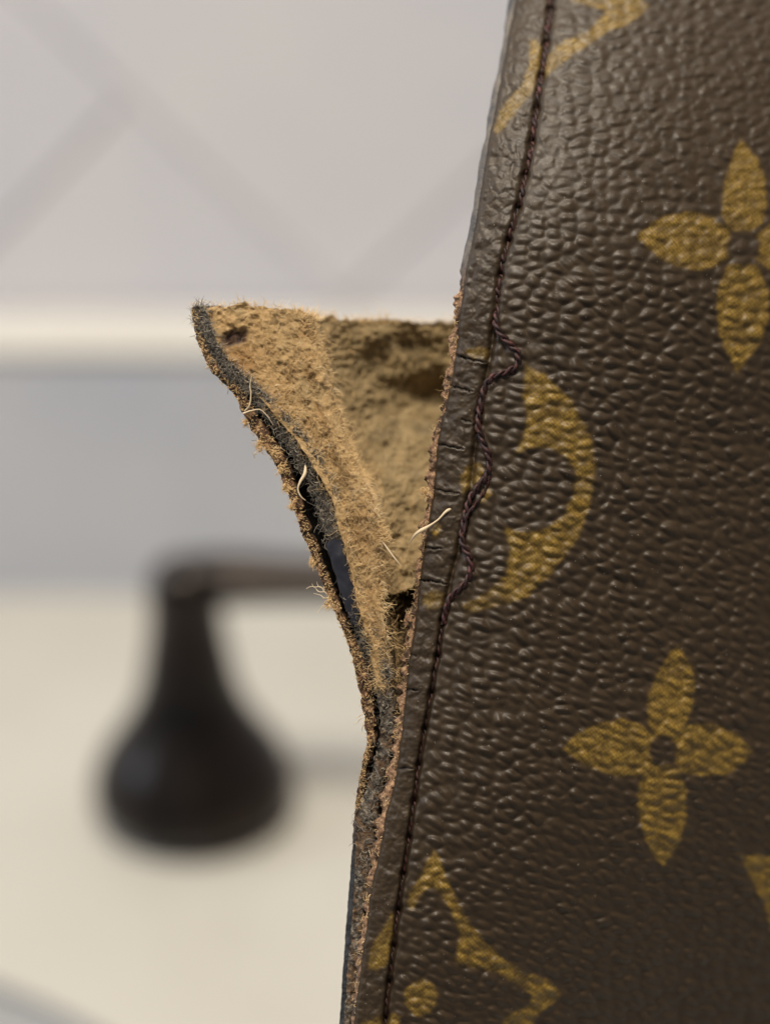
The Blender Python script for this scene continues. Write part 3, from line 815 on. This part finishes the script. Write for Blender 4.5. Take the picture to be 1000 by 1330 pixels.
for y in HOLE_Y[10:]:
    ln = 47.0
    pts = []
    for f, lf in ((0, -20), (0.12, -14), (0.5, -10.5), (0.88, -14), (1, -20)):
        yk = y + f * ln
        xk = float(smooth_x(SEAM, np.array([yk]))[0])
        pts.append((xk, yk, seam_z(xk, yk, lf)))
    thread('stitch', pts, 3.2, M_THREAD, bag, n=40)

# single loose fibres one can pick out
def single(name, pts, radii, mat, n=30):
    P = crom([(a, b_, c_) for a, b_, c_ in pts], n)
    R = np.interp(np.linspace(0, 1, n), np.linspace(0, 1, len(radii)), radii)
    tubes(name, P[None], R[None], mat, bag, 7)


single('loose_fibre', [(532, 706, -4), (540, 694, 6), (556, 684, 10), (569, 675, 10), (580, 664, 9), (587, 660, 8), (595, 657, 7)], [0.6, 1.6, 2.9, 1.3, 1.1, 2.2, 0.5], M_CREAM)
single('loose_fibre', [(397, 604, 8), (396, 615, 12), (390, 626, 14), (387, 635, 14), (391, 645, 13), (397, 650, 11)], [1.2, 2.4, 2.0, 1.1, 1.0, 0.4], M_CREAM)
0 and single('loose_fibre', [(372, 592, 8), (382, 590, 12), (388, 594, 13), (392, 604, 12)], [1.4, 1.6, 0.9, 1.2], M_CREAM)
single('loose_fibre', [(318, 534, 12), (324, 527, 18), (326, 512, 19), (325, 500, 18), (327, 490, 17)], [1.0, 0.8, 0.7, 0.6, 0.3], M_CREAM)
single('loose_fibre', [(316, 537, 14), (328, 533, 18), (338, 532, 19), (347, 540, 18), (355, 552, 14)], [1.3, 0.8, 0.6, 0.6, 0.3], M_CREAM)
single('loose_fibre', [(494, 700, 2), (503, 712, 6), (511, 723, 7), (521, 735, 6)], [0.7, 0.9, 1.1, 0.4], M_CREAM)
for x0, y0, a0, l0 in ((424, 770, 3.5, 24), (426, 776, 2.9, 20), (428, 782, 2.7, 22), (425, 772, 3.9, 22), (422, 766, 3.8, 26), (474, 930, 2.4, 18), (473, 936, 2.1, 20), (474, 926, 2.9, 14), (338, 575, 3.4, 12), (300, 505, 3.0, 9), (334, 586, 2.5, 14)):
    pts = []
    a = a0; x, y = x0, y0
    for k in range(7):
        pts.append((x, y, -4 + 2 * math.sin(k)))
        x += math.cos(a) * l0 / 6; y += math.sin(a) * l0 / 6; a += random.uniform(-0.6, 0.6)
    single('loose_fibre', pts, [0.6, 0.5, 0.35], M_CREAM, 20)
# frayed tufts hanging on the torn canvas edge
for tx, ty, tl, tw, ta in ((342, 578, 15, 4, 2.9), (354, 586, 12, 4, 0.7), (364, 606, 10, 4, 1.2), (374, 632, 11, 4, 2.3), (382, 656, 9, 3, 2.6), (430, 782, 11, 4, 2.4), (552, 636, 13, 5, 1.7), (322, 548, 9, 3, 2.8), (408, 730, 8, 3, 2.6), (476, 668, 26, 4, 1.1), (484, 686, 22, 4, 0.9), (496, 698, 15, 2.5, -0.3), (464, 628, 18, 4, 1.2)):
    n = 60
    zb = 8 if tx < 400 else (-4 if tx > 500 else 0)
    bp = np.stack([RNG.normal(tx, tw * .55, n), RNG.normal(ty, tw * .7, n), np.full(n, zb) + RNG.normal(0, 1.5, n)], -1)
    fibres('torn_tuft', bp, 1, RNG.uniform(0.4, 1, n) * tl, RNG.uniform(0, 4, n), RNG.uniform(0.25, 0.6, n), RNG.beta(2.4, 2.4, n), M_FIBRE, felt if 450 < tx < 500 else outer, dirs=RNG.normal(ta, 0.55 if tx < 450 else 0.3, n), curl=0.8)
